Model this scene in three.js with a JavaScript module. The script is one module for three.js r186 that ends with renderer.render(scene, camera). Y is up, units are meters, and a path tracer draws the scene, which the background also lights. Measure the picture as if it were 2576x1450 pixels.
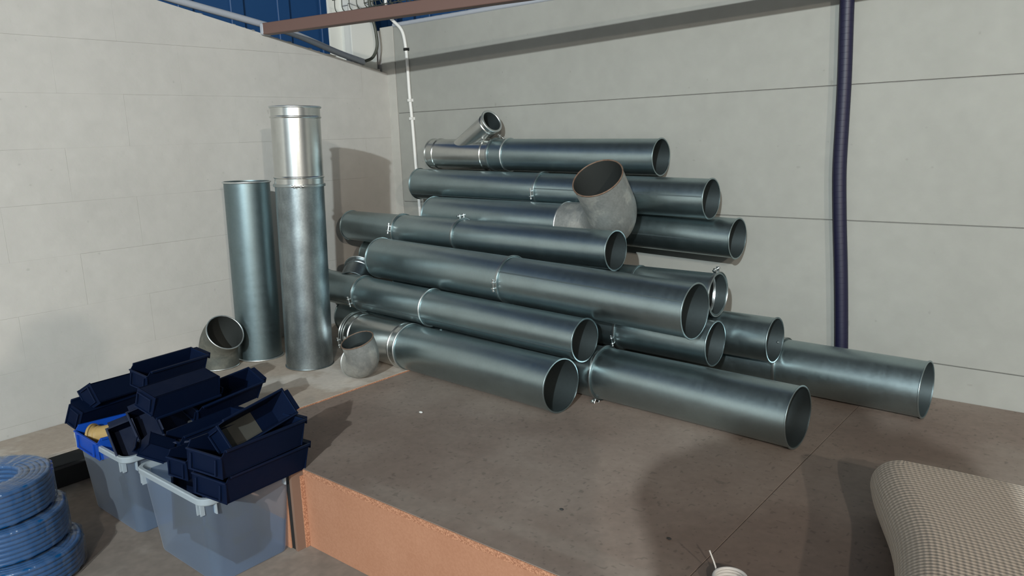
import * as THREE from 'three';
import { RoundedBoxGeometry } from 'three/addons/geometries/RoundedBoxGeometry.js';
import { mergeGeometries } from 'three/addons/utils/BufferGeometryUtils.js';
import { MarchingCubes } from 'three/addons/objects/MarchingCubes.js';

// ------------------------------------------------------------------ camera, light, exposure
const scene = new THREE.Scene();
scene.background = new THREE.Color(0x0b0f14);
const camera = new THREE.PerspectiveCamera(41.65, 2576 / 1450, 0.05, 60);
camera.rotation.order = 'YXZ';
camera.position.set(3.888, 1.4566, 3.4735);
camera.rotation.set(THREE.MathUtils.degToRad(-11.49), THREE.MathUtils.degToRad(39.74), THREE.MathUtils.degToRad(-1.92));
scene.add(camera);
const renderer = new THREE.WebGLRenderer({ antialias: true });
renderer.toneMapping = THREE.LinearToneMapping;
renderer.toneMappingExposure = 0.98;
renderer.shadowMap.enabled = true;
// three pendant lamps of the hall, behind the photographer: position, candela, linear colour
const LAMPS = [
  { p: [5.42, 3.62, 7.98], i: 172, c: [0.86, 0.97, 1.0] },
  { p: [7.25, 3.5, 7.05], i: 50, c: [1.0, 0.90, 0.79] },
  { p: [8.27, 3.0, 5.45], i: 44, c: [1.0, 0.89, 0.77] },
];

// ------------------------------------------------------------------ helpers
const V = (x, y, z) => new THREE.Vector3(x, y, z);
const RAD = Math.PI / 180;
let seed = 7;
const rnd = () => { seed = (seed * 1664525 + 1013904223) >>> 0; return seed / 4294967296; };
const rr = (a, b) => a + (b - a) * rnd();
const used = {};
function numbered(n) { used[n] = (used[n] ?? -1) + 1; return used[n] ? `${n}_${String(used[n]).padStart(3, '0')}` : n; }
function tag(o, label, category, group) { o.userData.label = label; if (category) o.userData.category = category; if (group) o.userData.group = group; return o; }
function thing(name, label, category, group) { const g = new THREE.Group(); g.name = numbered(name); scene.add(g); return tag(g, label, category, group); }
function mesh(name, geo, mat, parent) {
  const m = new THREE.Mesh(geo, mat); m.name = parent ? name : numbered(name); m.castShadow = m.receiveShadow = true; (parent || scene).add(m); return m;
}
function struct(name, geo, mat, parent) { const m = mesh(name, geo, mat, parent); if (!parent) m.userData.kind = 'structure'; return m; }
const merge = (list) => mergeGeometries(list.map((g) => { const h = g.index ? g.toNonIndexed() : g; for (const k of Object.keys(h.attributes)) if (!['position', 'normal', 'uv'].includes(k)) h.deleteAttribute(k); h.morphAttributes = {}; return h; }));
function boxUV(geo) { // uv in metres by the face's main direction
  const g = geo.index ? geo.toNonIndexed() : geo; const p = g.attributes.position, n = g.attributes.normal, uv = new Float32Array(p.count * 2);
  for (let i = 0; i < p.count; i++) {
    const ax = Math.abs(n.getX(i)), ay = Math.abs(n.getY(i)), az = Math.abs(n.getZ(i));
    const [u, v] = ay >= ax && ay >= az ? [p.getX(i), p.getZ(i)] : ax >= az ? [p.getZ(i), p.getY(i)] : [p.getX(i), p.getY(i)];
    uv[2 * i] = u; uv[2 * i + 1] = v;
  }
  g.setAttribute('uv', new THREE.BufferAttribute(uv, 2)); return g;
}
const box = (x0, x1, y0, y1, z0, z1, r = 0) => {
  const g = r ? new RoundedBoxGeometry(x1 - x0, y1 - y0, z1 - z0, 2, r) : new THREE.BoxGeometry(x1 - x0, y1 - y0, z1 - z0);
  g.translate((x0 + x1) / 2, (y0 + y1) / 2, (z0 + z1) / 2); return boxUV(g);
};
function tubeGeo(pts, r, seg = 60, rs = 12, closed = false) { return new THREE.TubeGeometry(new THREE.CatmullRomCurve3(pts, closed), seg, r, rs, closed); }
function rod(a, b, r, rs = 10) { const d = b.clone().sub(a), g = new THREE.CylinderGeometry(r, r, d.length(), rs); g.applyQuaternion(new THREE.Quaternion().setFromUnitVectors(V(0, 1, 0), d.clone().normalize())); g.translate(...a.clone().add(b).multiplyScalar(.5).toArray()); return g; }

// ------------------------------------------------------------------ procedural textures
function hash(x, y, s) { let h = (x * 374761393 + y * 668265263 + s * 974711) | 0; h = Math.imul(h ^ (h >>> 13), 1274126177); return ((h ^ (h >>> 16)) >>> 0) / 4294967296; }
function vnoise(x, y, px, py, s) {
  const xi = Math.floor(x), yi = Math.floor(y), fx = x - xi, fy = y - yi, u = fx * fx * (3 - 2 * fx), v = fy * fy * (3 - 2 * fy);
  const H = (i, j) => hash(((i % px) + px) % px, ((j % py) + py) % py, s);
  return (H(xi, yi) * (1 - u) + H(xi + 1, yi) * u) * (1 - v) + (H(xi, yi + 1) * (1 - u) + H(xi + 1, yi + 1) * u) * v;
}
function fbm(u, v, fx, fy, o, s) { let a = 0, w = .5, t = 0; for (let k = 0; k < o; k++) { a += w * vnoise(u * fx, v * fy, fx, fy, s + k); t += w; w *= .55; fx *= 2; fy *= 2; } return a / t; }
function tex(n, metres, fn, srgb = false) { // fn(u,v) -> [r,g,b] 0..1 (sRGB values for colour maps)
  const d = new Uint8Array(n * n * 4);
  for (let j = 0; j < n; j++) for (let i = 0; i < n; i++) { const c = fn(i / n, j / n), k = 4 * (j * n + i); for (let q = 0; q < 3; q++) d[k + q] = Math.max(0, Math.min(255, c[q] * 255)); d[k + 3] = 255; }
  const t = new THREE.DataTexture(d, n, n); t.wrapS = t.wrapT = THREE.RepeatWrapping; t.magFilter = THREE.LinearFilter; t.minFilter = THREE.LinearMipmapLinearFilter; t.generateMipmaps = true;
  t.repeat.set(1 / metres, 1 / metres); if (srgb) t.colorSpace = THREE.SRGBColorSpace; t.needsUpdate = true; return t;
}
const mixc = (a, b, t) => a.map((v, i) => v + (b[i] - v) * t);
const sm = (a, b, x) => { const t = Math.max(0, Math.min(1, (x - a) / (b - a))); return t * t * (3 - 2 * t); };
const T = {
  wall: tex(512, 1.9, (u, v) => { const n = fbm(u, v, 5, 5, 5, 1), s = fbm(u, v, 40, 40, 3, 9), k = .715 + .05 * (n - .5) + .03 * (s - .5); const d = sm(.9, .95, fbm(u, v, 60, 60, 2, 21)) * .05; return [k - d, k * .985 - d, k * .955 - d]; }, true),
  wallBump: tex(512, .6, (u, v) => { const n = .6 * fbm(u, v, 24, 24, 4, 31) + .4 * fbm(u, v, 6, 6, 3, 33) - .2 * sm(.84, .94, fbm(u, v, 30, 30, 2, 37)); return [n, n, n]; }),
  metalRough: tex(512, .5, (u, v) => { const n = .36 + .06 * (fbm(u, v, 40, 4, 4, 41) - .5) + .06 * (fbm(u, v, 60, 60, 3, 43) - .5); return [n, n, n]; }),
  metalCol: tex(512, .6, (u, v) => { const n = .94 + .08 * (fbm(u, v, 6, 6, 4, 51) - .5) + .03 * (fbm(u, v, 70, 70, 2, 53) - .5); return [n, n, n]; }, true),
  spangle: tex(512, .35, (u, v) => { const n = .88 + .30 * (fbm(u, v, 4, 9, 4, 61) - .5) + .06 * (vnoise(u * 60, v * 60, 60, 60, 63) - .5); return [n, n, n]; }, true),
  dull: tex(512, .4, (u, v) => { const n = fbm(u, v, 5, 5, 5, 71), w = sm(.48, .66, n); const c = mixc([.55, .56, .55], [.64, .64, .62], w); const k = 1 + .12 * (fbm(u, v, 50, 50, 2, 77) - .5); return c.map((x) => x * k); }, true),
  board: tex(1024, 2.2, (u, v) => {
    const n = fbm(u, v, 4, 4, 6, 81), f = fbm(u, v, 120, 120, 3, 83), st = sm(.55, .72, fbm(u, v, 3, 9, 5, 85));
    let c = mixc([.60, .53, .49], [.69, .63, .59], sm(.3, .7, n)); c = mixc(c, [.73, .69, .65], st * .35);
    const speck = sm(.86, .9, fbm(u, v, 200, 200, 1, 87)) * .12; const k = 1 + .1 * (f - .5) - speck; return c.map((x) => x * k);
  }, true),
  paleBoard: tex(512, 1.3, (u, v) => { const n = fbm(u, v, 4, 4, 6, 91), d = sm(.5, .68, fbm(u, v, 5, 5, 5, 95)); let c = mixc([.66, .60, .55], [.76, .72, .68], n); c = mixc(c, [.84, .82, .80], d * .7); return c.map((x) => x * (1 + .08 * (fbm(u, v, 90, 90, 2, 97) - .5))); }, true),
  chip: tex(512, .5, (u, v) => { const n = fbm(u, v, 90, 90, 3, 101), b = fbm(u, v, 4, 4, 4, 103); const c = mixc([.74, .52, .40], [.84, .63, .51], .6 * n + .4 * b); return c; }, true),
  chipEdge: tex(512, .2, (u, v) => { const n = fbm(u, v, 60, 60, 3, 111); return mixc([.58, .39, .29], [.74, .54, .42], sm(.3, .75, n)); }, true),
  concrete: tex(512, 2.0, (u, v) => { const n = fbm(u, v, 4, 4, 6, 121), f = fbm(u, v, 100, 100, 2, 123), w = sm(.55, .75, fbm(u, v, 5, 5, 5, 125)); let c = mixc([.42, .38, .35], [.55, .51, .47], n); c = mixc(c, [.62, .6, .57], w * .5); return c.map((x) => x * (1 + .14 * (f - .5))); }, true),
  weave: tex(512, .16, (u, v) => { const a = Math.sin((u + v) * Math.PI * 2 * 6), b = Math.sin((u - v) * Math.PI * 2 * 6); const h = .5 + .5 * a * b; return [h, h, h]; }),
  weaveCol: tex(512, .16, (u, v) => { const a = Math.sin((u + v) * Math.PI * 2 * 6), b = Math.sin((u - v) * Math.PI * 2 * 6); const h = .5 + .5 * a * b; return mixc([.70, .65, .59], [.82, .77, .71], h); }, true),
  plasticRough: tex(256, .3, (u, v) => { const n = .66 + .2 * (fbm(u, v, 8, 8, 4, 131) - .5); return [n, n, n]; }),
  film: tex(512, .3, (u, v) => { const n = fbm(u, v, 14, 5, 5, 141); return [n, n, n]; }),
  rustEdge: tex(256, .2, (u, v) => { const n = sm(.4, .7, fbm(u, v, 8, 8, 4, 151)); return mixc([.52, .47, .42], [.42, .28, .2], n); }, true),
};
function uvRep(t, rx, ry = rx) { const c = t.clone(); c.repeat.set(rx, ry); c.needsUpdate = true; return c; }
const S = (o) => new THREE.MeshStandardMaterial(o), P = (o) => new THREE.MeshPhysicalMaterial(o);
const lin = (r, g, b) => new THREE.Color().setRGB(r, g, b);
const M = {
  wall: S({ map: T.wall, bumpMap: T.wallBump, bumpScale: .0012, roughness: .88 }),
  panel: S({ map: T.wall, bumpMap: T.wallBump, bumpScale: .0008, roughness: .82, color: lin(.635, .655, .64) }),
  joint: S({ color: lin(.42, .41, .39), roughness: .95 }),
  plaster: S({ map: T.wall, bumpMap: T.wallBump, bumpScale: .002, roughness: .9, color: lin(.92, .92, .9) }),
  skirt: S({ map: T.concrete, roughness: .95, color: lin(1.6, 1.5, 1.35) }),
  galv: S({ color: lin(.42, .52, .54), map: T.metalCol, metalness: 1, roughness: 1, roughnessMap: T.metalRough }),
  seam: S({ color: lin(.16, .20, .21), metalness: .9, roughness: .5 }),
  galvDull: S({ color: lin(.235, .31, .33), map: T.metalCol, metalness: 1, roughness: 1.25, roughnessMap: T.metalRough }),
  galvInShade: S({ color: lin(.13, .16, .165), map: T.metalCol, metalness: .85, roughness: .5 }),  // darker copy of galv: shade inside the pipes put into the colour
  bright: S({ color: lin(.72, .74, .72), map: T.metalCol, metalness: 1, roughness: .26 }),
  spangle: S({ color: lin(.38, .44, .46), map: T.spangle, metalness: 1, roughness: .38 }),
  rim: S({ color: lin(.66, .70, .70), metalness: 1, roughness: .38 }),
  clamp: S({ color: lin(.42, .46, .46), metalness: 1, roughness: .34 }),
  bolt: S({ color: lin(.8, .82, .82), metalness: 1, roughness: .2 }),
  dull: S({ map: T.dull, metalness: .55, roughness: .6 }),
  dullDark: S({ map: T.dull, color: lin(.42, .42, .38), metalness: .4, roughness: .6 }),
  dark: S({ color: lin(.045, .05, .048), metalness: .3, roughness: .55 }),  // near-black colour standing in for the shade inside the elbows
  dullRim: S({ map: T.rustEdge, metalness: .5, roughness: .7 }),
  board: S({ map: T.board, roughness: .72, color: lin(.58, .565, .54) }),
  paleBoard: S({ map: T.paleBoard, roughness: .85, color: lin(.8, .79, .76) }),
  chip: S({ map: T.chip, roughness: .8, color: lin(.66, .63, .60) }),
  chipEdge: S({ map: T.chipEdge, roughness: .95, bumpMap: T.chipEdge, bumpScale: .002 }),
  darkWood: S({ color: lin(.05, .035, .025), roughness: .9 }),
  concrete: S({ map: T.concrete, roughness: .8 }),
  blueSteel: S({ color: lin(.012, .06, .17), roughness: .5 }),
  brown: S({ color: lin(.13, .075, .062), roughness: .55 }),
  greyPipe: S({ color: lin(.36, .38, .42), roughness: .45 }),
  whitePaint: S({ color: lin(.66, .66, .62), roughness: .6 }),
  whitePlastic: S({ color: lin(.72, .71, .68), roughness: .45 }),
  olive: S({ color: lin(.06, .065, .05), roughness: .5 }),
  black: S({ color: lin(.008, .008, .008), roughness: .8 }),
  navyHose: S({ color: lin(.005, .005, .026), roughness: .5 }),
  navy: P({ color: lin(.0009, .0048, .020), roughness: 1, roughnessMap: T.plasticRough, specularIntensity: .22 }),
  navyRim: P({ color: lin(.0014, .0068, .027), roughness: .55, specularIntensity: .35 }),
  royal: S({ color: lin(.002, .055, .36), roughness: .45 }),
  lit_patch: S({ color: lin(.05, .05, .042), roughness: .8 }),  // grey of the lit bin floor, put into a colour
  tan: S({ color: lin(.36, .24, .09), roughness: .6 }),
  tub: P({ color: lin(.60, .73, .90), transmission: .88, thickness: 0, roughness: .42, ior: 1.25, side: THREE.DoubleSide }),
  tubRim: P({ color: lin(.54, .61, .66), transmission: .5, thickness: 0, roughness: .35 }),
  hoseBlue: S({ color: lin(.0005, .058, .175), roughness: .35 }),
  film: P({ color: lin(.92, .97, 1), transmission: .965, thickness: 0, roughness: .16, bumpMap: T.film, bumpScale: .006, ior: 1.35, side: THREE.DoubleSide }),
  mat: S({ map: T.weaveCol, bumpMap: T.weave, bumpScale: .003, roughness: .75 }),
  rubber: S({ color: lin(.03, .03, .03), roughness: .8 }),
  cloth: S({ color: lin(.05, .06, .09), roughness: .95 }),
  skin: S({ color: lin(.42, .24, .17), roughness: .6 }),
  ceiling: S({ color: lin(.10, .11, .12), roughness: .9 }),
  hall: S({ color: lin(.12, .13, .14), roughness: .9 }),
};

// ------------------------------------------------------------------ the setting
const PL = 0.3046;                                  // top of the platform
struct('floor', box(-1, 12.4, -.12, 0, -.8, 10.4), M.concrete);
struct('ceiling', box(-1, 12.4, 4.3, 4.42, -.8, 10.4), M.ceiling);
struct('wall_back', box(-1, 12.4, 0, 4.3, 10.28, 10.4), M.hall);
struct('wall_far', box(12.28, 12.4, 0, 4.3, -.8, 10.28), M.hall);

// left wall: aerated blocks 0.6 x 0.249 m, painted white; its top edge rakes down towards the corner
const yTop = (z) => 1.874 + .1985 * z;
{
  const sh = new THREE.Shape(); sh.moveTo(0, 0); sh.lineTo(10.28, 0); sh.lineTo(10.28, yTop(10.28) - .003); sh.lineTo(0, yTop(0) - .003); sh.closePath();
  const g = new THREE.ExtrudeGeometry(sh, { depth: .12, bevelEnabled: false }); g.rotateY(-Math.PI / 2); g.translate(-.0018, 0, 0);
  const wl = struct('wall_left', boxUV(g), M.wall);
  const clip = (poly) => { // keep what lies under the raking top
    const f = (p) => p[1] - yTop(p[0]), out = [];
    for (let i = 0; i < poly.length; i++) { const a = poly[i], b = poly[(i + 1) % poly.length], fa = f(a), fb = f(b); if (fa <= 0) out.push(a); if (fa * fb < 0) { const t = fa / (fa - fb); out.push([a[0] + (b[0] - a[0]) * t, a[1] + (b[1] - a[1]) * t]); } }
    return out;
  };
  for (let k = -2; k < 9; k++) {
    const y0 = .464 + .249 * k, off = (k & 1) ? 2.02 - 1.8 : 1.72 - 1.8;
    for (let j = 0; j < 6; j++) {
      const z0 = off + .6 * j, z1 = z0 + .6, gp = () => .0008 * rnd() ** 3;
      let poly = clip([[Math.max(z0 + gp(), .002), Math.max(y0 + gp(), 0)], [z1 - gp(), Math.max(y0 + gp(), 0)], [z1 - gp(), y0 + .249 - gp()], [Math.max(z0 + gp(), .002), y0 + .249 - gp()]]);
      if (poly.length < 3 || z1 < .01) continue;
      const s2 = new THREE.Shape(poly.map((p) => new THREE.Vector2(p[0], p[1])));
      const bg = new THREE.ExtrudeGeometry(s2, { depth: .0016 + .0004 * rnd(), bevelEnabled: true, bevelThickness: .0003, bevelSize: .0002, bevelOffset: -.0002, bevelSegments: 1 });
      bg.rotateY(-Math.PI / 2); bg.scale(-1, 1, 1); const idx = bg.attributes.position; for (const nm of ['position', 'normal', 'uv']) { const a = bg.attributes[nm]; for (let i = 0; i < a.count; i += 3) for (let c = 0; c < a.itemSize; c++) { const t = a.array[(i + 1) * a.itemSize + c]; a.array[(i + 1) * a.itemSize + c] = a.array[(i + 2) * a.itemSize + c]; a.array[(i + 2) * a.itemSize + c] = t; } }
      bg.computeVertexNormals(); bg.translate(-.002, 0, 0);
      mesh('block', boxUV(bg), M.wall, wl);
    }
  }
  // crumbly mortar along the raking top
  const bits = []; for (let i = 0; i < 26; i++) { const z = rr(.1, 1.9); const b = new THREE.DodecahedronGeometry(rr(.004, .009), 0); b.scale(1, .6, 2.4); b.translate(rr(-.01, .001), yTop(z) + .001, z); bits.push(b); }
  mesh('mortar_crumbs', merge(bits), M.plaster, wl).userData.kind = 'stuff';
}
// right wall: concrete panels with recessed horizontal joints; pale plaster strip in the corner
{
  const wr = struct('wall_right', box(-.14, 12.28, 0, 2.148, -.16, -.009), M.joint);
  const ys = [0, .4515, 1.0375, 1.614, 2.155];
  for (let i = 0; i < 4; i++) mesh('panel', box(.081, 12.28, ys[i] + (i ? .0014 : 0), ys[i + 1] - .0014, -.03, 0, .003), M.panel, wr);
  mesh('corner_strip', box(-.05, .076, 0, 2.163, -.03, .002, .003), M.plaster, wr);
  // smear of render along the lower joint
  struct('trim_1', tubeGeo([V(.08, 2.166, -.008), V(4, 2.166, -.008), V(8, 2.166, -.008), V(12.2, 2.166, -.008)], .015, 40, 10), M.greyPipe);
}
// blue steel cladding of the hall behind the two walls, with vertical ribs
{
  const ribs = (len, f) => { const l = []; for (let i = 0; i < len; i++) l.push(f(i)); return l; };
  struct('wall_outer_left', merge([box(-.98, -.86, 0, 4.3, -.8, 10.28), ...ribs(30, (i) => box(-.86, -.835, 0, 4.3, -.6 + i * .36, -.5 + i * .36, .008))]), M.blueSteel);
  struct('wall_outer_right', merge([box(-.86, 12.28, 0, 4.3, -.8, -.68), ...ribs(36, (i) => box(-.7 + i * .36, -.6 + i * .36, 0, 4.3, -.68, -.655, .008))]), M.blueSteel);
}
// rough cement skirting behind the low box on the left
// platform: chipboard sheets on a chipboard front
{
  const pf = thing('platform', 'low chipboard platform with brown-grey top carrying the stack of pipes', 'platform');
  mesh('core', box(.006, 6.4, 0, PL - .024, .004, 1.98), M.darkWood, pf);
  const sheet = (x0, x1, z0, z1, y1, mat, label) => { const o = mesh('top_sheet', box(x0, x1, PL - .022, y1, z0, z1, .0015), mat, pf); if (label) o.userData.label = label; return o; };
  sheet(1.1405, 3.079, .004, 2.0135, PL, M.board);
  sheet(3.081, 6.4, .004, 2.0135, PL, M.board);
  sheet(.006, 1.1375, .004, 2.0705, PL + .006, M.paleBoard, 'pale dusty sheet at the left end');
  const edge = (x0, x1, y0, y1, z0, z1) => mesh('sheet_edge', box(x0, x1, y0, y1, z0, z1, .001), M.chipEdge, pf);
  edge(1.672, 6.4, PL - .0225, PL - .0012, 2.0137, 2.0172);
  edge(1.1376, 1.1396, PL - .02, PL + .0045, .3, 2.06);
  mesh('front_panel', box(1.672, 6.4, 0, PL - .0235, 1.985, 2.012, .001), M.chip, pf);
  mesh('front_panel', box(.4, 1.628, 0, PL - .001, 2.030, 2.066, .001), M.chip, pf);
  mesh('panel_edge', box(1.655, 1.668, 0, PL - .004, 2.012, 2.064, .0005), S({ color: lin(.17, .10, .07), roughness: .85 }), pf); mesh('panel_gap', box(1.628, 1.655, 0, PL - .004, 2.028, 2.060, .0005), M.black, pf);  // edge brown darkened for its shade; black box fills the shaded gap
  mesh('support_post', box(1.60, 1.671, 0, PL - .024, 1.985, 2.029, .001), M.chipEdge, pf);
}
// low black box with a beige board on top, by the left wall
{
  const b = thing('storage_box', 'low black box with beige board lid between left wall and translucent tub', 'box');
  mesh('case', merge([box(.02, .36, 0, .148, 2.10, 3.3), box(.36, .37, .004, .085, 2.11, 3.29), box(.36, .37, .098, .148, 2.11, 3.29)]), M.black, b);
  mesh('divider_strip', box(.362, .3685, .085, .098, 2.11, 3.29), S({ color: lin(.05, .05, .05), roughness: .5 }), b);
  mesh('lid', box(.004, .366, .149, .164, 2.085, 3.32, .002), M.paleBoard, b);
}

// ------------------------------------------------------------------ upper left corner: conduit, beam, column, cables
{
  const b = thing('steel_beam', 'brown painted steel beam crossing above the corner of the walls', 'beam');
  const a = V(.012, 2.077, .893), e = V(5.75, 2.068, .02); const d = e.clone().sub(a), L = d.length();
  const prof = mesh('beam_profile', boxUV(new RoundedBoxGeometry(L, .062, .062, 2, .006)), M.brown, b);
  const q = new THREE.Quaternion().setFromUnitVectors(V(1, 0, 0), d.clone().normalize());
  prof.quaternion.copy(q); prof.position.copy(a).addScaledVector(d, .5);
  const cap = mesh('end_cap', boxUV(new RoundedBoxGeometry(.035, .066, .066, 3, .012)), M.greyPipe, b); cap.quaternion.copy(q); cap.position.copy(a); cap.userData.label = 'pale grey end cap';
  const c = thing('conduit_pipe', 'grey conduit pipe running along sloping top of left wall', 'pipe');
  mesh('tube', tubeGeo([V(-.02, 2.36, 2.4), V(-.02, 2.195, 1.45), V(-.02, 2.112, .92), V(-.02, 2.072, .69), V(-.02, 1.98, .36), V(-.02, 1.938, .175)], .019, 80, 14), M.greyPipe, c);
  const k = thing('steel_column', 'white painted steel column in the corner behind left wall', 'column');
  mesh('flange', box(-.30, -.285, 0, 3.1, .02, .22, .002), M.whitePaint, k); mesh('flange', box(-.085, -.07, 0, 3.1, .02, .22, .002), M.whitePaint, k);
  mesh('web', box(-.286, -.084, 0, 3.1, .112, .124), M.whitePaint, k);
  mesh('cover_plate', box(-.165, -.10, 0, 3.1, .124, .2, .004), M.whitePaint, k);
  mesh('base_block', box(-.13, -.055, 1.70, 1.905, .01, .1, .004), M.plaster, k);
  const o = thing('power_cable', 'dark olive cable looping down beside white column', 'cable');
  mesh('cable', tubeGeo([V(-.02, 2.5, .12), V(.0, 2.25, .105), V(.01, 2.12, .085), V(.01, 2.03, .085), V(.005, 1.965, .125), V(-.01, 1.94, .18)], .010, 60, 10), M.olive, o);
  const w = thing('white_conduit', 'thin white conduit running down right wall by the corner', 'conduit');
  mesh('tube', tubeGeo([V(.055, 2.6, .012), V(.06, 2.24, .022), V(.11, 2.19, .026), V(.172, 2.125, .012), V(.2, 2.02, .012), V(.211, 1.72, .012), V(.222, 1.55, .012), V(.232, 1.27, .012), V(.240, 1.1, .012), V(.25, .8, .012), V(.25, .4, .012)], .0105, 120, 12), M.whitePlastic, w);
  for (const [x, y, m] of [[.202, 2.005, M.black], [.2125, 1.69, M.whitePlastic], [.2185, 1.575, M.whitePlastic]]) { const cl = mesh('saddle_clip', merge([box(-.018, .018, -.009, .009, 0, .004, .001), box(-.0125, .0125, -.009, .009, .004, .0255, .004)]), m, w); cl.position.set(x, y, .0005); }
  const tr = thing('cable_tray', 'wire mesh cable tray at upper edge of the picture above the column', 'tray');
  const wires = []; for (let i = 0; i < 16; i++) { const x = -.1 + i * .07; wires.push(tubeGeo([V(x, 2.32, .1), V(x, 2.25, .1), V(x, 2.24, .3), V(x, 2.32, .31)], .003, 24, 6)); }
  for (const z of [.1, .17, .24, .31]) wires.push(rod(V(-.12, z === .1 || z === .31 ? 2.31 : 2.245, z), V(.7, z === .1 || z === .31 ? 2.31 : 2.245, z), .003, 6));
  mesh('wire_mesh', merge(wires), M.olive, tr);
}
// dark navy hose hanging on the right wall
{
  const h = thing('hanging_hose', 'dark navy flexible hose hanging down right wall', 'hose');
  const pts = [V(2.874, 4.25, .04), V(2.876, 2.5, .04), V(2.879, 1.953, .038), V(2.884, 1.636, .036), V(2.883, 1.45, .034), V(2.883, 1.255, .034), V(2.893, 1.067, .034), V(2.913, .787, .034), V(2.93, .48, .034), V(2.935, .34, .034)];
  mesh('hose', tubeGeo(pts, .0285, 160, 20), M.navyHose, h);
  const c = new THREE.CatmullRomCurve3(pts), rings = [];
  for (let i = 0; i < 150; i++) { const t = .02 + .96 * i / 150, p = c.getPointAt(t), d = c.getTangentAt(t); const g = new THREE.TorusGeometry(.0285, .0006, 5, 18); g.applyQuaternion(new THREE.Quaternion().setFromUnitVectors(V(0, 0, 1), d)); g.translate(p.x, p.y, p.z); rings.push(g); }
  mesh('spiral_ridge', merge(rings), M.navyHose, h);
}

// ------------------------------------------------------------------ duct parts. Local frame: +X along the pipe from its far end
function lathe(profile, seg = 72) { // profile [[s, r], ...]
  const g = new THREE.LatheGeometry(profile.map(([s, r]) => new THREE.Vector2(r, s)), seg); g.rotateZ(-Math.PI / 2);
  const uv = g.attributes.uv, p = g.attributes.position; for (let i = 0; i < uv.count; i++) uv.setXY(i, p.getX(i), uv.getX(i) * .72);
  return g;
}
function tubeSection(s0, s1, r, beads = []) { // thin sheet-metal tube with rolled ends, open
  const t = .0022, l = .0042, e = .0003, out = [[s0 + .006, r - t], [s0 + e, r - t], [s0, r - t + e], [s0, r + l - .001], [s0 + .001, r + l], [s0 + .004, r + l], [s0 + .005, r + l - .001], [s0 + .0052, r + e], [s0 + .0056, r]];
  for (const b of beads) out.push([b - .006, r], [b - .0055, r + e], [b - .003, r + .0035], [b, r + .0048], [b + .003, r + .0035], [b + .0055, r + e], [b + .006, r]);
  out.push([s1 - .0056, r], [s1 - .0052, r + e], [s1 - .005, r + l - .001], [s1 - .004, r + l], [s1 - .001, r + l], [s1, r + l - .001], [s1, r - t + e], [s1 - e, r - t], [s1 - .006, r - t], [s0 + .006, r - t]);
  return lathe(out.reverse());
}
function seam(s0, s1, r, ang) { const g = new RoundedBoxGeometry(s1 - s0 - .014, .0020, .006, 1, .0008); g.translate((s0 + s1) / 2, r, 0); g.rotateX(ang); return boxUV(g); }
function clampRing(parent, s, r, ang, tilt = 0, w = .013) {
  const t = .0052, c = mesh('clamp_ring', lathe([[s - w / 2, r], [s - w / 2, r + t - .001], [s - w / 2 + .001, r + t], [s + w / 2 - .001, r + t], [s + w / 2, r + t - .001], [s + w / 2, r], [s - w / 2, r]].reverse()), M.clamp, parent);
  const la = mesh('latch', latchGeo, M.bolt, c); la.position.set(s, Math.cos(ang) * (r + .004), Math.sin(ang) * (r + .004)); la.rotation.x = ang;
  if (tilt) { c.rotation.z = tilt; }
  return c;
}
const latchGeo = (() => { const l = [box(-.007, .007, 0, .022, -.017, -.012, .001), box(-.007, .007, 0, .022, .012, .017, .001), rod(V(0, .014, -.03), V(0, .014, .03), .0032, 10)]; const h = new THREE.CylinderGeometry(.0065, .0065, .006, 6); h.rotateX(Math.PI / 2); h.translate(0, .014, .026); const h2 = h.clone(); h2.translate(0, 0, -.052); return merge([...l, h, h2]); })();
function bead(parent, s, r) { return mesh('end_bead', lathe([[s - .0045, r], [s - .0045, r + .003], [s - .002, r + .0062], [s + .002, r + .0062], [s + .0045, r + .003], [s + .0045, r], [s - .0045, r]].reverse()), M.rim, parent); }
function ductGroup(name, label, category, far, near, group) {
  const g = thing(name, label, category, group); const d = near.clone().sub(far);
  g.position.copy(far); g.quaternion.setFromUnitVectors(V(1, 0, 0), d.clone().normalize()); return [g, d.length()];
}
const DK = 'galvanized pipes stacked on the platform';
// sections: list of x-coordinates (world) where the pipe is jointed
function pipe(label, A, B, r, xs, o = {}) {
  const a = V(...A), b = V(...B), at = (x) => a.clone().addScaledVector(b.clone().sub(a), (x - a.x) / (b.x - a.x));
  const far = at(xs[0]), near = at(xs[xs.length - 1]), [g] = ductGroup('duct_pipe', label, 'pipe', far, near, DK);
  const ux = near.clone().sub(far).normalize().x, S_ = (x) => (x - xs[0]) / ux;
  for (let i = 0; i + 1 < xs.length; i++) {
    const s0 = S_(xs[i]), s1 = S_(xs[i + 1]) - .0006, mt = (o.mats && o.mats[i]) || M.galv, rs = r - .0042;
    const t = mesh('tube_section', tubeSection(s0, s1, rs, ((o.beads && o.beads[i]) || []).map(S_)), mt, g);
    if (o.seams && o.seams[i] !== undefined && o.seams[i] !== null) mesh('seam', seam(s0, s1, rs, o.seams[i] * RAD), M.seam, t);
    const ln = mesh('inner_shade', lathe([[s0 + .004, rs - .0024], [s1 - .004, rs - .0024], [s1 - .004, rs - .0028], [s0 + .004, rs - .0028], [s0 + .004, rs - .0024]]), M.galvInShade, t);  // inner skin in darkened metal paints the shade inside the tube
  }
  for (const [x, ang, bare] of o.rings || []) { if (bare) bead(g, S_(x), r - .003); else clampRing(g, S_(x), r - .001, ang * RAD); }
  g.userData.S = undefined; delete g.userData.S; g._S = S_; return g;
}
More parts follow.
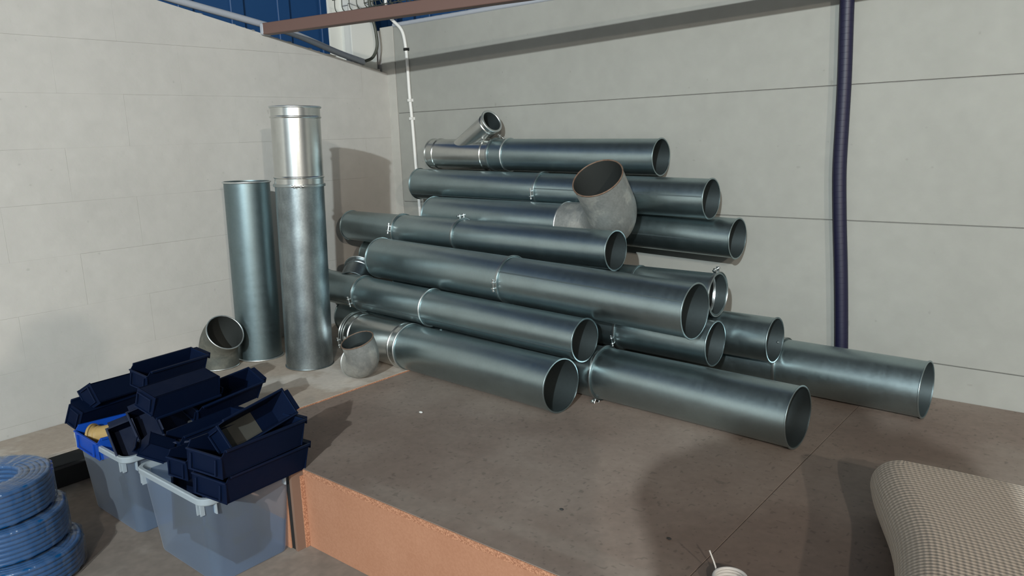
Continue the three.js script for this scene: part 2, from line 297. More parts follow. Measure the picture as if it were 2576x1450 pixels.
// seam / latch angles: 0 = top, 90 = towards the camera side (+z)
const p1 = pipe('topmost galvanized pipe of the stack, with a slanted branch stub at its left end', [.35, 1.356, .109], [2.062, 1.322, .0985], .0934, [.502, 1.003, 1.105, 2.062], { mats: [M.bright, M.galv, M.galv], beads: [[.563, .946]], rings: [[1.003, -25], [1.105, -20, 1]] });
pipe('second pipe from the top, long and horizontal, its right half passing behind the grey elbow', [.35, 1.178, .208], [2.385, 1.137, .22], .095, [.463, 1.421, 2.385], { seams: [128, 80], rings: [[1.421, 95]] });
pipe('pipe against the wall whose open right end shows right below the grey elbow', [.35, 1.017, .099], [2.485, .951, .15], .0963, [.7, 1.52, 2.485], { seams: [60, 96] });
pipe('pipe just below the big grey elbow, with a bolted clamp near its left end', [.35, .938, .529], [2.09, .925, .566], .093, [.176, .646, 1.124, 2.09], { rings: [[.646, 78], [1.124, 4]] });
const p6 = pipe('shadowed pipe behind the widest middle pipe, with a loose ring at its open right end', [.35, .758, .454], [2.537, .753, .466], .0931, [.244, 1.2, 2.15, 2.537], {});
pipe('widest pipe in the middle of the stack, long seam along its right half', [.35, .814, .712], [2.603, .757, .816], .1138, [.662, 1.644, 2.603], { seams: [null, 60], rings: [[1.644, 92]] });
const p8 = pipe('pipe lying on the lowest front pipe, with branch fitting at its left end', [.35, .63, .834], [2.153, .597, .917], .0952, [.26, .65, 1.201, 2.153], { mats: [M.galv, M.galv, M.galv], seams: [125, 112, 112], rings: [[.65, 105], [1.201, 20, 1]] });
pipe('short-looking pipe end below the widest pipe, with a bright bolt on its clamp', [.35, .628, .601], [2.601, .58, .622], .0975, [.7, 1.2, 2.165, 2.601], { rings: [[2.165, 110]] });
pipe('pipe end lying above the rearmost floor pipe, right of the widest pipe', [.35, .583, .348], [2.77, .57, .407], .098, [.75, 1.8, 2.77], {});
pipe('rearmost pipe on the platform, reaching furthest right along the wall', [.35, .4205, .141], [3.325, .4212, .277], .1159, [.8, 1.8, 2.752, 3.325], { rings: [[2.752, 20]] });
pipe('large pipe on the platform in front right, its open end nearest the camera', [.35, .4225, .682], [3.024, .4222, .845], .1175, [.293, 1.21, 2.168, 3.024], { rings: [[2.168, 150]] });
pipe('lowest front pipe on the platform with a shiny ribbed fitting at its left end', [.35, .4222, .92], [2.111, .4222, 1.036], .1175, [.666, 1.134, 2.111], { mats: [M.bright, M.galv], beads: [[.746, 1.085]], rings: [[.69, 100], [1.134, 0, 1]] });
// loose ring on the shadowed pipe
{ const S_ = p6._S, c = clampRing(p6, 0, .0935, 6 * RAD); c.position.x = S_(2.532); c.rotation.y = -.0; const c2 = mesh('loose_strap', lathe([[-.006, .079], [-.006, .081], [.006, .081], [.006, .079], [-.006, .079]].reverse(), 64), M.rim, p6); c2.position.set(S_(2.50), .0, 0); c2.rotation.y = .22; }
// branch stub of the topmost pipe
function branch(parent, s, ang, tilt, r, len, mat, ringAt) { // starts on the pipe axis at s, ang from the axis in the plane turned by tilt
  const g = new THREE.Group(); g.name = 'branch'; parent.add(g); g.position.set(s, 0, 0); g.rotation.order = 'XZY'; g.rotation.x = tilt; g.rotation.z = ang;
  mesh('branch_tube', tubeSection(.05, len, r - .004, [len - .035]), mat, g); mesh('branch_rim', lathe([[len - .006, r - .006], [len - .006, r + .004], [len - .003, r + .006], [len + .001, r + .006], [len + .003, r + .003], [len + .003, r - .006], [len - .006, r - .006]].reverse()), M.rim, g);
  mesh('branch_inner_shade', lathe([[.06, r - .0066], [len - .004, r - .0066], [len - .004, r - .007], [.06, r - .007], [.06, r - .0066]]), M.galvInShade, g); return g;  // inner skin coloured dark for the shade inside the branch
}
branch(p1, p1._S(.675), 30 * RAD, 12 * RAD, .064, .385, M.bright);
branch(p8, p8._S(.52), 118 * RAD, -58 * RAD, .09, .19, M.spangle);

// ------------------------------------------------------------------ elbows: swept tubes with open mouths
function elbowGeo(path, r, thick = .004, n = 64, rs = 48) { // outer + inner wall + end lips as one mesh
  const c = path, pos = [], uv = [], idx = []; const fr = c.computeFrenetFrames(n, false), len = c.getLength();
  const rings = []; for (let i = 0; i <= n; i++) rings.push([i, r]); for (let i = n; i >= 0; i--) rings.push([i, r - thick]); rings.push([0, r]);
  const N = rings.length;
  for (let k = 0; k < N; k++) { const [i, q] = rings[k], p = c.getPointAt(i / n); for (let j = 0; j <= rs; j++) { const a = j / rs * Math.PI * 2, nx = fr.normals[i], b = fr.binormals[i]; pos.push(p.x + q * (Math.cos(a) * nx.x + Math.sin(a) * b.x), p.y + q * (Math.cos(a) * nx.y + Math.sin(a) * b.y), p.z + q * (Math.cos(a) * nx.z + Math.sin(a) * b.z)); uv.push(i / n * len, j / rs * r * 6.2832); } }
  for (let k = 0; k + 1 < N; k++) for (let j = 0; j < rs; j++) { const a = k * (rs + 1) + j, b = a + rs + 1; idx.push(a, a + 1, b, b, a + 1, b + 1); }
  let g = new THREE.BufferGeometry(); g.setAttribute('position', new THREE.Float32BufferAttribute(pos, 3)); g.setAttribute('uv', new THREE.Float32BufferAttribute(uv, 2)); g.setIndex(idx);
  g = g.toNonIndexed(); g.computeVertexNormals(); // smooth along each wall, creased at lips
  return smooth(g, 40);
}
function smooth(g, deg) { // crease-angle normals
  const p = g.attributes.position, n = g.attributes.normal, map = new Map(), cosA = Math.cos(deg * RAD), key = (i) => `${Math.round(p.getX(i) * 2e4)},${Math.round(p.getY(i) * 2e4)},${Math.round(p.getZ(i) * 2e4)}`;
  for (let i = 0; i < p.count; i++) { const k = key(i); if (!map.has(k)) map.set(k, []); map.get(k).push(i); }
  const out = new Float32Array(p.count * 3), a = V(), b = V(), s = V();
  for (const l of map.values()) for (const i of l) { a.fromBufferAttribute(n, i); s.set(0, 0, 0); for (const j of l) { b.fromBufferAttribute(n, j); if (a.dot(b) > cosA) s.add(b); } s.normalize(); out.set([s.x, s.y, s.z], 3 * i); }
  g.setAttribute('normal', new THREE.BufferAttribute(out, 3)); return g;
}
function bendPath(p0, d0, l0, w, R, ang, l1) { // straight l0 along d0, bend by ang towards w with radius R, straight l1
  const cp = new THREE.CurvePath(), a = p0.clone().addScaledVector(d0, l0), pts = []; if (l0 > 0) for (let i = 0; i < 6; i++) pts.push(p0.clone().addScaledVector(d0, l0 * i / 6));
  for (let i = 0; i <= 24; i++) { const t = ang * i / 24; pts.push(a.clone().addScaledVector(d0, R * Math.sin(t)).addScaledVector(w, R * (1 - Math.cos(t)))); }
  const e = pts[pts.length - 1], de = d0.clone().multiplyScalar(Math.cos(ang)).addScaledVector(w, Math.sin(ang)); for (let i = 1; i <= 5 && l1 > 0; i++) pts.push(e.clone().addScaledVector(de, l1 * i / 5));
  const c = new THREE.CatmullRomCurve3(pts); return [c, pts[pts.length - 1].clone(), de];
}
function lipRing(parent, p, d, r, mat, t = .004) { const g = new THREE.TorusGeometry(r, t, 8, 60); g.applyQuaternion(new THREE.Quaternion().setFromUnitVectors(V(0, 0, 1), d.clone().normalize())); const m = mesh('mouth_rim', g, mat, parent); m.position.copy(p); return m; }
{ // P3: pipe ending in a big dull grey elbow
  const A = [.35, 1.008, .332], B = [1.5, .997, .355], xj = 1.675;
  const g = pipe('pipe ending in a big dull grey elbow that opens upwards', A, [B[0] + .175, .9953, .3585], .1125, [.709, xj], {});
  const d = V(1.15, -.011, .023).normalize(), L = (xj - .709) / d.x, w0 = V(0, .77, .64); w0.addScaledVector(d, -w0.dot(d)).normalize();
  const q = g.quaternion.clone().invert(), dl = V(1, 0, 0), wl = w0.clone().applyQuaternion(q);
  const [c, e, de] = bendPath(V(L, 0, 0), dl, .142, wl, .182, 88 * RAD, .16);
  const el = mesh('elbow', elbowGeo(c, .1185, .002), M.dull, g); mesh('inner_shade', elbowGeo(c, .1161, .001), M.dark, el); el.userData.label = 'dull grey elbow with rust-stained mouth';  // dark inner skin paints the shade in the elbow mouth
  lipRing(el, e, de, .118, M.dullRim, .0035); const wr = lipRing(el, V(L + .001, 0, 0), dl, .1165, M.rim, .0046); wr.name = 'weld_ring';
}
{ // elbow standing on the left of the platform
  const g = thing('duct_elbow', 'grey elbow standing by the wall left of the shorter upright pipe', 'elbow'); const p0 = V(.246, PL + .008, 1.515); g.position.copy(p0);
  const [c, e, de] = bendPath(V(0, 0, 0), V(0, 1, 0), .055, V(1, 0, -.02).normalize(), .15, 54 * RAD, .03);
  { const el = mesh('bend', elbowGeo(c, .097, .002), M.dullDark, g); mesh('inner_shade', elbowGeo(c, .0946, .001), M.dark, el); } lipRing(g, e, de, .0955, M.rim, .0035); lipRing(g, V(0, .003, 0), V(0, 1, 0), .096, M.rim, .0035);
}
{ // small elbow in front of the lowest front pipe
  const g = thing('duct_elbow', 'small pale grey elbow in front of the shiny fitting of the lowest front pipe', 'elbow'); g.position.set(1.075, PL + .003, 1.20);
  const up = V(-.02, .94, .33).normalize(), w = V(-1, 0, -.1).normalize(); w.addScaledVector(up, -w.dot(up)).normalize(); const dn = up.clone().negate();
  const [c, e, de] = bendPath(V(.02, .215, .075), dn, .05, w, .095, 88 * RAD, .015);
  { const el = mesh('bend', elbowGeo(c, .079, .002), M.dull, g); mesh('inner_shade', elbowGeo(c, .0766, .001), M.galvInShade, el); } lipRing(g, V(.02, .215, .075), dn, .0785, M.dullRim, .003); lipRing(g, e, de, .0795, M.rim, .0035);
}
// ------------------------------------------------------------------ upright pipes standing by the left wall
{
  const far = V(.629, PL + .0075, 1.226), near = V(.649, 1.6235, 1.194), [g, L] = ductGroup('upright_pipe', 'taller upright pipe with a shiny upper section, standing by left wall', 'pipe', far, near);
  const t = mesh('tube_section', tubeSection(0, .93, .119), M.spangle, g); mesh('inner_shade', lathe([[.004, .1165], [.926, .1165], [.926, .116], [.004, .116], [.004, .1165]]), M.galvInShade, t);
  const u = mesh('upper_section', tubeSection(.932, L, .119, [.970, L - .052]), M.bright, g); u.userData.label = 'shiny upper section'; mesh('seam', seam(.94, L, .119, 150 * RAD), M.bright, u);
  clampRing(g, .931, .1215, 140 * RAD);
  mesh('inner_shade', lathe([[.94, .1165], [L - .004, .1165], [L - .004, .116], [.94, .116], [.94, .1165]]), M.galvInShade, u);
  bead(g, L - .004, .1195);
}
{
  const far = V(.266, PL + .0075, 1.286), near = V(.271, 1.2605, 1.267), [g, L] = ductGroup('upright_pipe', 'shorter upright pipe left of the taller one, open at its top', 'pipe', far, near);
  const t = mesh('tube_section', tubeSection(0, L, .1155), M.galvDull, g); mesh('inner_shade', lathe([[.004, .113], [L - .004, .113], [L - .004, .1125], [.004, .1125], [.004, .113]]), M.galvInShade, t); bead(g, L - .004, .117); bead(g, .004, .117);
}

// ------------------------------------------------------------------ plastic storage bins
function binParts(L, W, H) {
  const t = .0028, taper = .006, l = [];
  const side = (sgn) => { const s = new THREE.Shape(); s.moveTo(-L / 2 + .012, 0); s.lineTo(L / 2 - .010, 0); s.lineTo(L / 2 - .002, H * .74); s.lineTo(L / 2 - .018, H); s.lineTo(-L / 2, H); s.closePath(); const g = new THREE.ExtrudeGeometry(s, { depth: t, bevelEnabled: false }); g.translate(0, 0, -t / 2); const p = g.attributes.position; for (let i = 0; i < p.count; i++) p.setZ(i, p.getZ(i) + sgn * (W / 2 - taper * (1 - p.getY(i) / H) - t)); g.computeVertexNormals(); return boxUV(g); };
  l.push(side(1), side(-1), box(-L / 2 + .012, L / 2 - .010, 0, t, -W / 2 + taper, W / 2 - taper));
  const back = new THREE.BoxGeometry(t, H, W - .004); { const p = back.attributes.position; for (let i = 0; i < p.count; i++) p.setX(i, p.getX(i) - L / 2 + .012 * (.5 - p.getY(i) / H)); back.translate(0, H / 2, 0); back.computeVertexNormals(); } l.push(boxUV(back));
  const front = new THREE.BoxGeometry(t, H * .78, W - .004); { const p = front.attributes.position; for (let i = 0; i < p.count; i++) p.setX(i, p.getX(i) + L / 2 - .004 - .006 * (.5 - p.getY(i) / (H * .78))); front.translate(0, H * .39, 0); front.computeVertexNormals(); } l.push(boxUV(front));
  const shell = merge(l);
  const rim = merge([box(-L / 2, L / 2 - .018, H - .008, H, W / 2 - .004, W / 2 + .004, .001), box(-L / 2, L / 2 - .018, H - .008, H, -W / 2 - .004, -W / 2 + .004, .001), box(-L / 2 - .004, -L / 2 + .003, H - .008, H, -W / 2 - .004, W / 2 + .004, .001), box(L / 2 - .006, L / 2 + .002, H * .74, H * .80, -W / 2 + .002, W / 2 - .002, .001)]);
  const hook = merge([box(-L / 2 - .022, -L / 2, H - .006, H, -W / 2 + .01, W / 2 - .01, .001), box(-L / 2 - .022, -L / 2 - .018, H - .026, H - .004, -W / 2 + .01, W / 2 - .01, .001)]);
  const slot = merge([box(L / 2 - .004, L / 2 + .003, H * .12, H * .66, -W * .36, -W * .33, .0008), box(L / 2 - .004, L / 2 + .003, H * .12, H * .66, W * .33, W * .36, .0008), box(L / 2 - .004, L / 2 + .003, H * .1, H * .14, -W * .36, W * .36, .0008)]);
  return { shell, rim, hook, slot };
}
const BG = 'plastic storage bins heaped on the tubs', kinds = {};
function bin(kind, [L, W, H], pos, ypr, label, mat = M.navy, rimMat = M.navyRim) {
  const g = thing('storage_bin', label, 'bin', mat === M.navy ? BG : undefined); kinds[kind] ??= binParts(L, W, H); const k = kinds[kind];
  mesh('shell', k.shell, mat, g); mesh('rim', k.rim, rimMat, g); mesh('rear_hook', k.hook, mat, g); mesh('label_slot', k.slot, rimMat, g);
  g.position.set(...pos); g.rotation.order = 'YZX'; g.rotation.set(ypr[2] * RAD, ypr[0] * RAD, ypr[1] * RAD); return g;
}
const SM = [.3, .1, .09], BIGB = [.38, .155, .095], TINY = [.15, .09, .075];
function binAt(kind, dims, c, n, f, label, mat, rimMat) { // centre, opening direction, direction of the front
  const g = bin(kind, dims, [0, 0, 0], [0, 0, 0], label, mat, rimMat), y = V(...n).normalize(), x = V(...f); x.addScaledVector(y, -x.dot(y)).normalize();
  g.rotation.order = 'XYZ'; g.quaternion.setFromRotationMatrix(new THREE.Matrix4().makeBasis(x, y, x.clone().cross(y))); g.position.set(...c).addScaledVector(y, -dims[2] / 2); return g;
}
bin('s', SM, [.916, .523, 2.102], [-75.5, 2.3, -13.2], 'topmost navy bin of the heap, open upwards, nearest the elbow by the wall');
bin('s', SM, [1.222, .600, 2.20], [-79, .9, 163], 'navy bin turned upside down, just in front of the topmost bin');
bin('s', SM, [.645, .468, 2.17], [-70, 5, 122], 'navy bin lying on its side at left back of the heap, by the wall');
bin('s', SM, [1.128, .432, 2.00], [-85, -4, -27], 'navy bin open upwards in the middle of the heap, left of the tilted bin');
const tiltBin = bin('s', SM, [1.60, .497, 2.178], [-74.5, -2.8, -56.3], 'navy bin tilted on its side with a painted lit floor inside, topmost on the right');
mesh('lit_patch', box(-.05, .122, .003, .0045, -.042, .042), M.lit_patch, tiltBin).userData.label = 'lit bin floor painted as a grey patch';  // added thin sheet painting the lit part of the bin floor
bin('b', BIGB, [1.665, .424, 2.215], [-76.5, 4.4, -4.2], 'large navy bin right of the heap, upper of the two stacked ones');
bin('b', BIGB, [1.64, .322, 2.195], [-77.4, 5, -4.4], 'large navy bin right of the heap, lower of the two, resting on tub rim');
bin('r', [.22, .21, .09], [.795, .272, 2.295], [-90, 3, -2], 'bright blue bin in the left tub holding a tan plastic fitting', M.royal, M.royal);
binAt('t', [.135, .09, .075], [1.02, .362, 2.335], [.78, .42, .46], [.39, -.92, -.08], 'small navy bin facing forward in the left tub, right beside the tan fitting');
binAt('t', [.135, .09, .075], [1.045, .410, 2.265], [.74, .50, .42], [.42, -.90, -.1], 'small navy bin facing forward, second to the right of the tan fitting');
bin('s', SM, [1.25, .338, 2.135], [-82, 0, 0], 'navy bin under the middle open bin, with only its front showing');
bin('s', SM, [1.405, .325, 2.215], [-77, 4, -3], 'narrow navy bin in the right tub, left of the two large stacked bins');
binAt('u', [.11, .075, .06], [1.275, .402, 2.335], [-.5, -.75, .3], [.2, -.5, -.6], 'small navy bin showing its underside, over the left corner of the right tub');
bin('s', SM, [.66, .372, 2.235], [-76, 2, 64], 'navy bin sticking out furthest left over the left tub');
bin('s', SM, [.90, .408, 2.10], [-80, 2, 172], 'navy bin beneath the topmost bin, hidden except for its left flank');
binAt('s', SM, [1.325, .255, 2.265], [.80, .25, .50], [.16, .96, .05], 'navy bin standing on end inside the left part of the right tub');
// bins inside the tubs, seen through the plastic
bin('s', SM, [1.432, .012, 2.215], [3, 0, 0], 'navy bin at the bottom of the right tub, blurred behind the plastic, right one');
bin('s', SM, [1.432, .108, 2.21], [-4, 0, 0], 'navy bin halfway up the right tub, blurred behind the plastic');
bin('s', SM, [.872, .012, 2.21], [4, 0, 0], 'navy bin at the bottom of the left tub, blurred behind the plastic');
bin('s', SM, [.872, .108, 2.22], [-3, 0, 0], 'navy bin halfway up the left tub, blurred behind the plastic');
{ // tan plastic fitting in the bright blue bin
  const g = thing('pipe_fitting', 'tan plastic pipe fitting with ribs lying in bright blue bin', 'fitting'); g.position.set(.745, .325, 2.35); g.quaternion.setFromUnitVectors(V(1, 0, 0), V(.62, .06, -.45).normalize());
  mesh('body', lathe([[.0, .030], [.0, .042], [.006, .043], [.008, .036], [.02, .036], [.021, .039], [.026, .039], [.027, .036], [.04, .037], [.11, .045], [.11, .040], [.02, .031], [.0, .030]].reverse(), 40), M.tan, g);
  mesh('flange', lathe([[-.006, .030], [-.006, .047], [-.003, .049], [.003, .049], [.005, .047], [.005, .030], [-.006, .030]].reverse(), 40), M.tan, g);
}
// ------------------------------------------------------------------ translucent tubs
function roundRect(w, d, r, n = 6) { const p = []; for (const [cx, cz, a0] of [[w / 2 - r, d / 2 - r, 0], [-w / 2 + r, d / 2 - r, 90], [-w / 2 + r, -d / 2 + r, 180], [w / 2 - r, -d / 2 + r, 270]]) for (let i = 0; i <= n; i++) { const a = (a0 + 90 * i / n) * RAD; p.push([cx + r * Math.cos(a), cz + r * Math.sin(a)]); } return p; }
function loftRings(rings, cap0, cap1) { // rings of equal count [[x,y,z],...]
  const n = rings[0].length, pos = [], tri = (a, b, c) => pos.push(...a, ...b, ...c);
  for (let k = 0; k + 1 < rings.length; k++) for (let j = 0; j < n; j++) { const a = rings[k][j], b = rings[k][(j + 1) % n], c = rings[k + 1][j], d = rings[k + 1][(j + 1) % n]; tri(a, c, b); tri(b, c, d); }
  const cap = (r, flip) => { const m = [0, 1, 2].map((q) => r.reduce((s, p) => s + p[q], 0) / n); for (let j = 0; j < n; j++) flip ? tri(m, r[(j + 1) % n], r[j]) : tri(m, r[j], r[(j + 1) % n]); };
  if (cap0) cap(rings[0], false); if (cap1) cap(rings[rings.length - 1], true);
  const g = new THREE.BufferGeometry(); g.setAttribute('position', new THREE.Float32BufferAttribute(pos, 3)); g.setAttribute('uv', new THREE.Float32BufferAttribute(new Float32Array(pos.length / 3 * 2), 2)); g.computeVertexNormals(); return boxUV(smooth(g, 35));
}
function tub(cx, cz, label) {
  const g = thing('plastic_tub', label, 'tub'); g.position.set(cx, 0, cz); const H = .32, ring = (w, d, r, y) => roundRect(w, d, r).map(([x, z]) => [x, y, z]);
  mesh('body', loftRings([ring(.37, .26, .03, .004), ring(.392, .278, .03, .004), ring(.398, .284, .034, .012), ring(.448, .33, .038, H - .012)], true, false), M.tub, g);
  mesh('rim', loftRings([ring(.446, .328, .038, H - .012), ring(.472, .352, .042, H - .012), ring(.478, .358, .044, H - .008), ring(.478, .358, .044, H + .008), ring(.472, .352, .042, H + .012), ring(.45, .332, .038, H + .012), ring(.446, .328, .036, H + .008), ring(.446, .328, .038, H - .012)], false, false), M.tubRim, g);
  const ribs = []; for (const [sx, sz] of [[1, 1], [-1, 1], [1, -1], [-1, -1]]) { ribs.push(box(sx * .19 - .0022, sx * .19 + .0022, H - .05, H - .01, sz * .168 - .009, sz * .168 + .009, .001), box(sx * .226 - .009, sx * .226 + .009, H - .05, H - .01, sz * .13 - .0022, sz * .13 + .0022, .001), box(sx * .207 - .002, sx * .207 + .002, H - .05, H - .01, sz * .166 - .008, sz * .166 + .008, .001)); }
  mesh('corner_ribs', merge(ribs), M.tubRim, g); return g;
}
tub(1.432, 2.2155, 'right translucent plastic tub in front of the platform, under the large navy bins');
tub(.872, 2.2155, 'left translucent plastic tub beside the blue hose coils, holding the bright blue bin');

// ------------------------------------------------------------------ coils of blue hose wrapped in film
function coil(cx, y0, cz, h, label, tiltx = 0, tiltz = 0) {
  const g = thing('hose_coil', label, 'hose coil', 'blue hose coils'); g.position.set(cx, y0, cz); g.rotation.set(tiltx, 0, tiltz);
  const l = [], hr = .0088, n = Math.round(h / (2 * hr)); for (let i = 0; i < n; i++) for (let j = 0; j < 6; j++) { if (j > 0 && j < 5 && i > 0 && i < n - 1) continue; const t = new THREE.TorusGeometry(.105 + j * .0166 + .002 * (hash(i, j, 5) - .5), hr, 9, 64); t.rotateX(Math.PI / 2); t.translate(.003 * (hash(i, j, 1) - .5), hr + i * (h - 2 * hr) / (n - 1), .003 * (hash(i, j, 2) - .5)); l.push(t); }
  mesh('hose_windings', merge(l), M.hoseBlue, g);
  const R0 = .093, R1 = .2015, f = [[R0, .012], [R0, h - .004], [R0 + .012, h + .005], [R1 - .016, h + .005], [R1, h - .008], [R1 + .001, .01], [R1 - .014, -.001], [R0 + .01, -.001], [R0, .012]];
  const fg = new THREE.LatheGeometry(f.map(([r, y]) => new THREE.Vector2(r, y)).reverse(), 90); const p = fg.attributes.position, uv = fg.attributes.uv;
  for (let i = 0; i < p.count; i++) { const a = Math.atan2(p.getZ(i), p.getX(i)), k = 1 + .012 * Math.sin(a * 13 + cx * 9) + .008 * Math.sin(a * 29 + 2); p.setXYZ(i, p.getX(i) * k, p.getY(i) + .002 * Math.sin(a * 23), p.getZ(i) * k); uv.setXY(i, a * .2, p.getY(i) + Math.hypot(p.getX(i), p.getZ(i))); }
  fg.computeVertexNormals(); mesh('film_wrap', fg, M.film, g); return g;
}
coil(1.00, .004, 2.735, .105, 'lowest blue hose coil on the floor, showing furthest right', 0, 0);
coil(.955, .118, 2.755, .115, 'middle blue hose coil wrapped in clear film');
coil(.93, .242, 2.775, .118, 'topmost blue hose coil, its pale film-wrapped upper face in view');

// ------------------------------------------------------------------ roll of textured mat at the right edge
{
  const g = thing('folded_mat', 'folded beige mat with a bumpy woven surface lying on right end of platform', 'mat');
  const rings = [], N = 22, hh = .0965, z0 = 1.195, z1 = 2.0;   // thick mat folded over: the fold is the rounded left edge
  const prof = []; for (let j = 0; j <= N; j++) { const a = Math.PI * (j / N - .5); prof.push([-Math.cos(a) * .095, hh + Math.sin(a) * hh]); }   // bottom -> fold -> top
  const full = [[2.2, 0], [1.2, 0], [.5, 0], [.12, 0], ...prof, [.12, 2 * hh + .003], [.5, 2 * hh + .004], [1.2, 2 * hh], [2.2, 2 * hh]];
  for (let i = 0; i <= 26; i++) {
    const t = i / 26, z = z0 + (z1 - z0) * t, e = i === 0 || i === 26 ? .975 : 1, x0 = 3.465 + .335 * (z - 1.2) + .012 * Math.sin(z * 9);
    rings.push(full.map(([x, y]) => [x0 + x, PL + .001 + hh + (y - hh) * e, z]));
  }
  const geo = loftRings(rings, true, true); { const p = geo.attributes.position, uv = geo.attributes.uv; for (let i = 0; i < p.count; i++) { const z = p.getZ(i), lx = p.getX(i) - (3.465 + .335 * (z - 1.2) + .012 * Math.sin(z * 9)), y = (p.getY(i) - PL - .001) / hh - 1; uv.setXY(i, lx < 0 ? .095 * (Math.PI / 2 + Math.asin(Math.max(-1, Math.min(1, y)))) : y > 0 ? .095 * Math.PI + lx : -lx, z); } }
  mesh('mat', geo, M.mat, g);
}
{ // white cable coil with a tie at the lower edge
  const g = thing('cable_coil', 'small coil of white cable with an upright tie end at lower edge of picture', 'cable'); g.position.set(3.185, PL, 1.80);
  const l = []; for (let i = 0; i < 4; i++) { const t = new THREE.TorusGeometry(.042 - .002 * (i % 2), .0045, 8, 40); t.rotateX(Math.PI / 2); t.translate(0, .005 + .0085 * i, 0); l.push(t); }
  mesh('windings', merge(l), M.whitePlastic, g); mesh('tie', tubeGeo([V(-.04, .01, -.015), V(-.05, .035, -.02), V(-.068, .07, -.024)], .0022, 16, 6), M.whitePlastic, g);
}
// small litter on the platform
for (const [x, z, s, lab] of [[1.62, 1.38, .008, 'small white crumb on platform in front of the lowest front pipe'], [2.95, 1.68, .006, 'small dark crumb on platform near the front end of the board joint'], [2.60, 1.72, .006, 'tiny dark crumb in the middle of the platform']]) {
  const g = new THREE.DodecahedronGeometry(s, 1); g.scale(1.2, .5, .8); const m = mesh('crumb', g, lab.includes('white') ? M.whitePlastic : M.rubber); m.position.set(x, PL + s * .45, z); tag(m, lab, 'crumb');
}

// ------------------------------------------------------------------ pendant lamps of the hall
LAMPS.forEach((L, i) => {
  const g = thing('pendant_lamp', ['pendant lamp hanging furthest left behind the camera', 'middle one of the pendant lamps behind the camera', 'pendant lamp hanging furthest right behind the camera'][i], 'lamp'); g.position.set(...L.p);
  const c = lin(...L.c);
  mesh('bulb', new THREE.SphereGeometry(.06, 24, 16), S({ color: 0xffffff, emissive: c, emissiveIntensity: 14 }), g);
  mesh('socket', new THREE.CylinderGeometry(.03, .035, .1, 20), M.whitePaint, g).position.y = .105;
  mesh('cord', rod(V(0, .15, 0), V(0, 4.3 - L.p[1], 0), .005), M.rubber, g);
  const pl = new THREE.PointLight(c, L.i, 0, 2); pl.castShadow = true; pl.shadow.radius = 2.5; pl.position.set(...L.p); pl.name = `lamp_light_${i + 1}`; scene.add(pl);
});

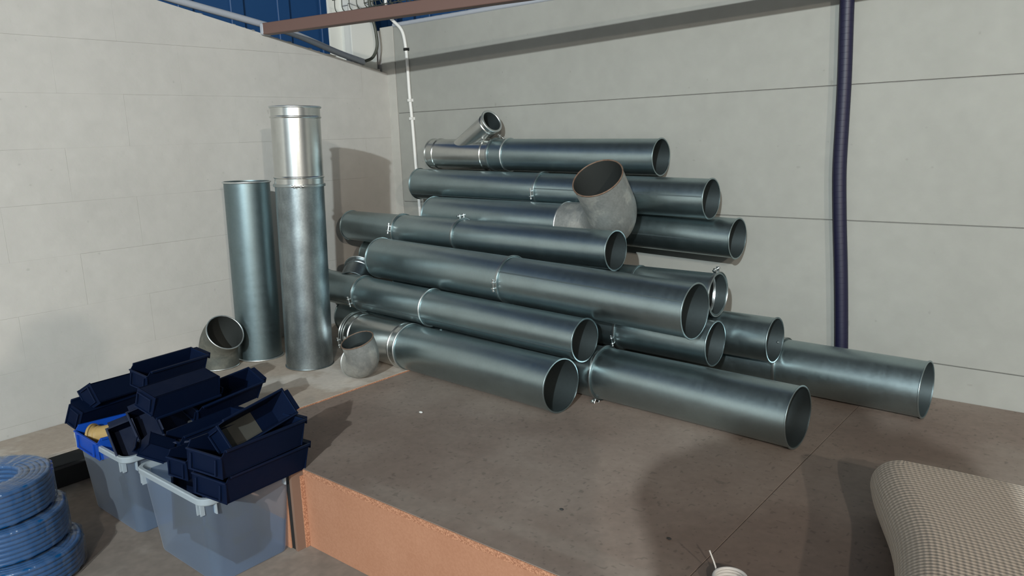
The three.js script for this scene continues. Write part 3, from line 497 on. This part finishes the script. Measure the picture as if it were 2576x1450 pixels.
// ------------------------------------------------------------------ the photographer, behind the camera, whose shadow falls on the platform
{
  const g = thing('person', 'person in dark work clothes holding up a phone behind the camera', 'person');
  const J = (x, y, z) => V(x, y, z), bones = [];
  const cap = (a, b, ra, rb) => bones.push([a, b, ra, rb]);
  const hip = .93, sh = 1.42; // local: z forward, x to the person's left
  for (const q of [-.07, .07]) { cap(J(q, hip, 0), J(q * .9, 1.18, .01), .145, .14); cap(J(q * .9, 1.18, .01), J(q * 1.2, 1.34, 0), .145, .13); }
  cap(J(0, 1.1, .06), J(0, 1.36, .09), .13, .13);
  for (const s of [-1, 1]) {
    cap(J(s * .14, 1.2, .02), J(s * .17, 1.36, .03), .13, .12); cap(J(s * .14, 1.38, .03), J(s * .10, 1.47, .03), .11, .085); cap(J(s * .17, 1.42, .04), J(s * .19, 1.54, .10), .10, .085); cap(J(s * .1, 1.48, .06), J(s * .12, 1.56, .16), .09, .06);
    cap(J(s * .07, 1.37, 0), J(s * .17, sh - .01, 0), .11, .085);
    cap(J(s * .19, sh - .02, 0), J(s * .265, 1.50, .13), .09, .072); cap(J(s * .265, 1.50, .13), J(s * .13, 1.505, .265), .060, .038);
    cap(J(s * .13, 1.505, .265), J(s * .075, 1.515, .285), .038, .037);
    for (let k = 0; k < 4; k++) { const y = 1.485 + k * .019; cap(J(s * .066, y, .275), J(s * .072, y + .004, .318), .0105, .010); cap(J(s * .072, y + .004, .318), J(s * .05, y + .006, .335), .010, .009); }
    cap(J(s * .055, 1.485, .262), J(s * .035, 1.535, .272), .012, .011);
    cap(J(s * .095, hip, 0), J(s * .11, .50, .015), .095, .062); cap(J(s * .11, .50, .015), J(s * .12, .09, -.02), .062, .04);
    cap(J(s * .12, .06, -.03), J(s * .135, .04, .15), .042, .035);
  }
  cap(J(0, 1.38, 0), J(0, 1.54, .02), .062, .056); cap(J(0, 1.60, .03), J(0, 1.68, .015), .078, .088); cap(J(0, 1.565, .06), J(0, 1.60, .05), .05, .06); cap(J(0, 1.615, .125), J(0, 1.635, .105), .014, .012);
  cap(J(-.085, 1.62, .02), J(-.085, 1.65, .015), .014, .016); cap(J(.085, 1.62, .02), J(.085, 1.65, .015), .014, .016);
  const res = 128, mc = new MarchingCubes(res, M.cloth, false, false, 400000); mc.isolation = 0; const half = .92, cy = .9, pa = V(), ba = V();
  for (let k = 0; k < res; k++) for (let j = 0; j < res; j++) for (let i = 0; i < res; i++) {
    const x = (i - res / 2) / (res / 2) * half, y = cy + (j - res / 2) / (res / 2) * half, z = (k - res / 2) / (res / 2) * half; let f = 9;
    if (Math.abs(x) < .5 && Math.abs(z) < .48) for (const [a, b, ra, rb] of bones) {
      ba.subVectors(b, a); pa.set(x - a.x, y - a.y, z - a.z); const t = Math.max(0, Math.min(1, pa.dot(ba) / ba.lengthSq())); const d = Math.hypot(pa.x - ba.x * t, pa.y - ba.y * t, pa.z - ba.z * t) - (ra + (rb - ra) * t);
      const kk = Math.min(.03, ra * .8), h = Math.max(kk - Math.abs(f - d), 0) / kk; f = Math.min(f, d) - h * h * kk * .25;
    }
    mc.field[i + j * res + k * res * res] = -f;
  }
  mc.update(); const cnt = mc.count, bg = new THREE.BufferGeometry();
  bg.setAttribute('position', new THREE.BufferAttribute(mc.positionArray.slice(0, cnt * 3), 3)); bg.setAttribute('normal', new THREE.BufferAttribute(mc.normalArray.slice(0, cnt * 3), 3)); bg.scale(half, half, half); bg.translate(0, cy, 0);
  const pp = bg.attributes.position, col = new Float32Array(pp.count * 3);
  for (let i = 0; i < pp.count; i++) { const y = pp.getY(i), z = pp.getZ(i), c = y > 1.5 || (z > .245 && y > 1.2) ? [.42, .24, .17] : y > .95 ? [.05, .06, .09] : y > .1 ? [.03, .035, .05] : [.02, .018, .016]; col.set(c, 3 * i); }
  bg.setAttribute('color', new THREE.BufferAttribute(col, 3)); mesh('body', bg, S({ vertexColors: true, roughness: .9 }), g);
  const hg = new THREE.SphereGeometry(.097, 28, 18, 0, Math.PI * 2, 0, Math.PI * .52); hg.scale(1, 1.05, 1.08); hg.rotateX(-.35); hg.translate(0, 1.675, .008); mesh('hair', hg, M.rubber, g);
  mesh('phone', boxUV(new RoundedBoxGeometry(.155, .075, .009, 3, .004)).translate(0, 1.52, .30), M.black, g);
  g.scale.setScalar(1.03); g.position.set(4.09, 0, 3.79); g.rotation.y = Math.PI + 39.7 * RAD;
}
renderer.render(scene, camera);
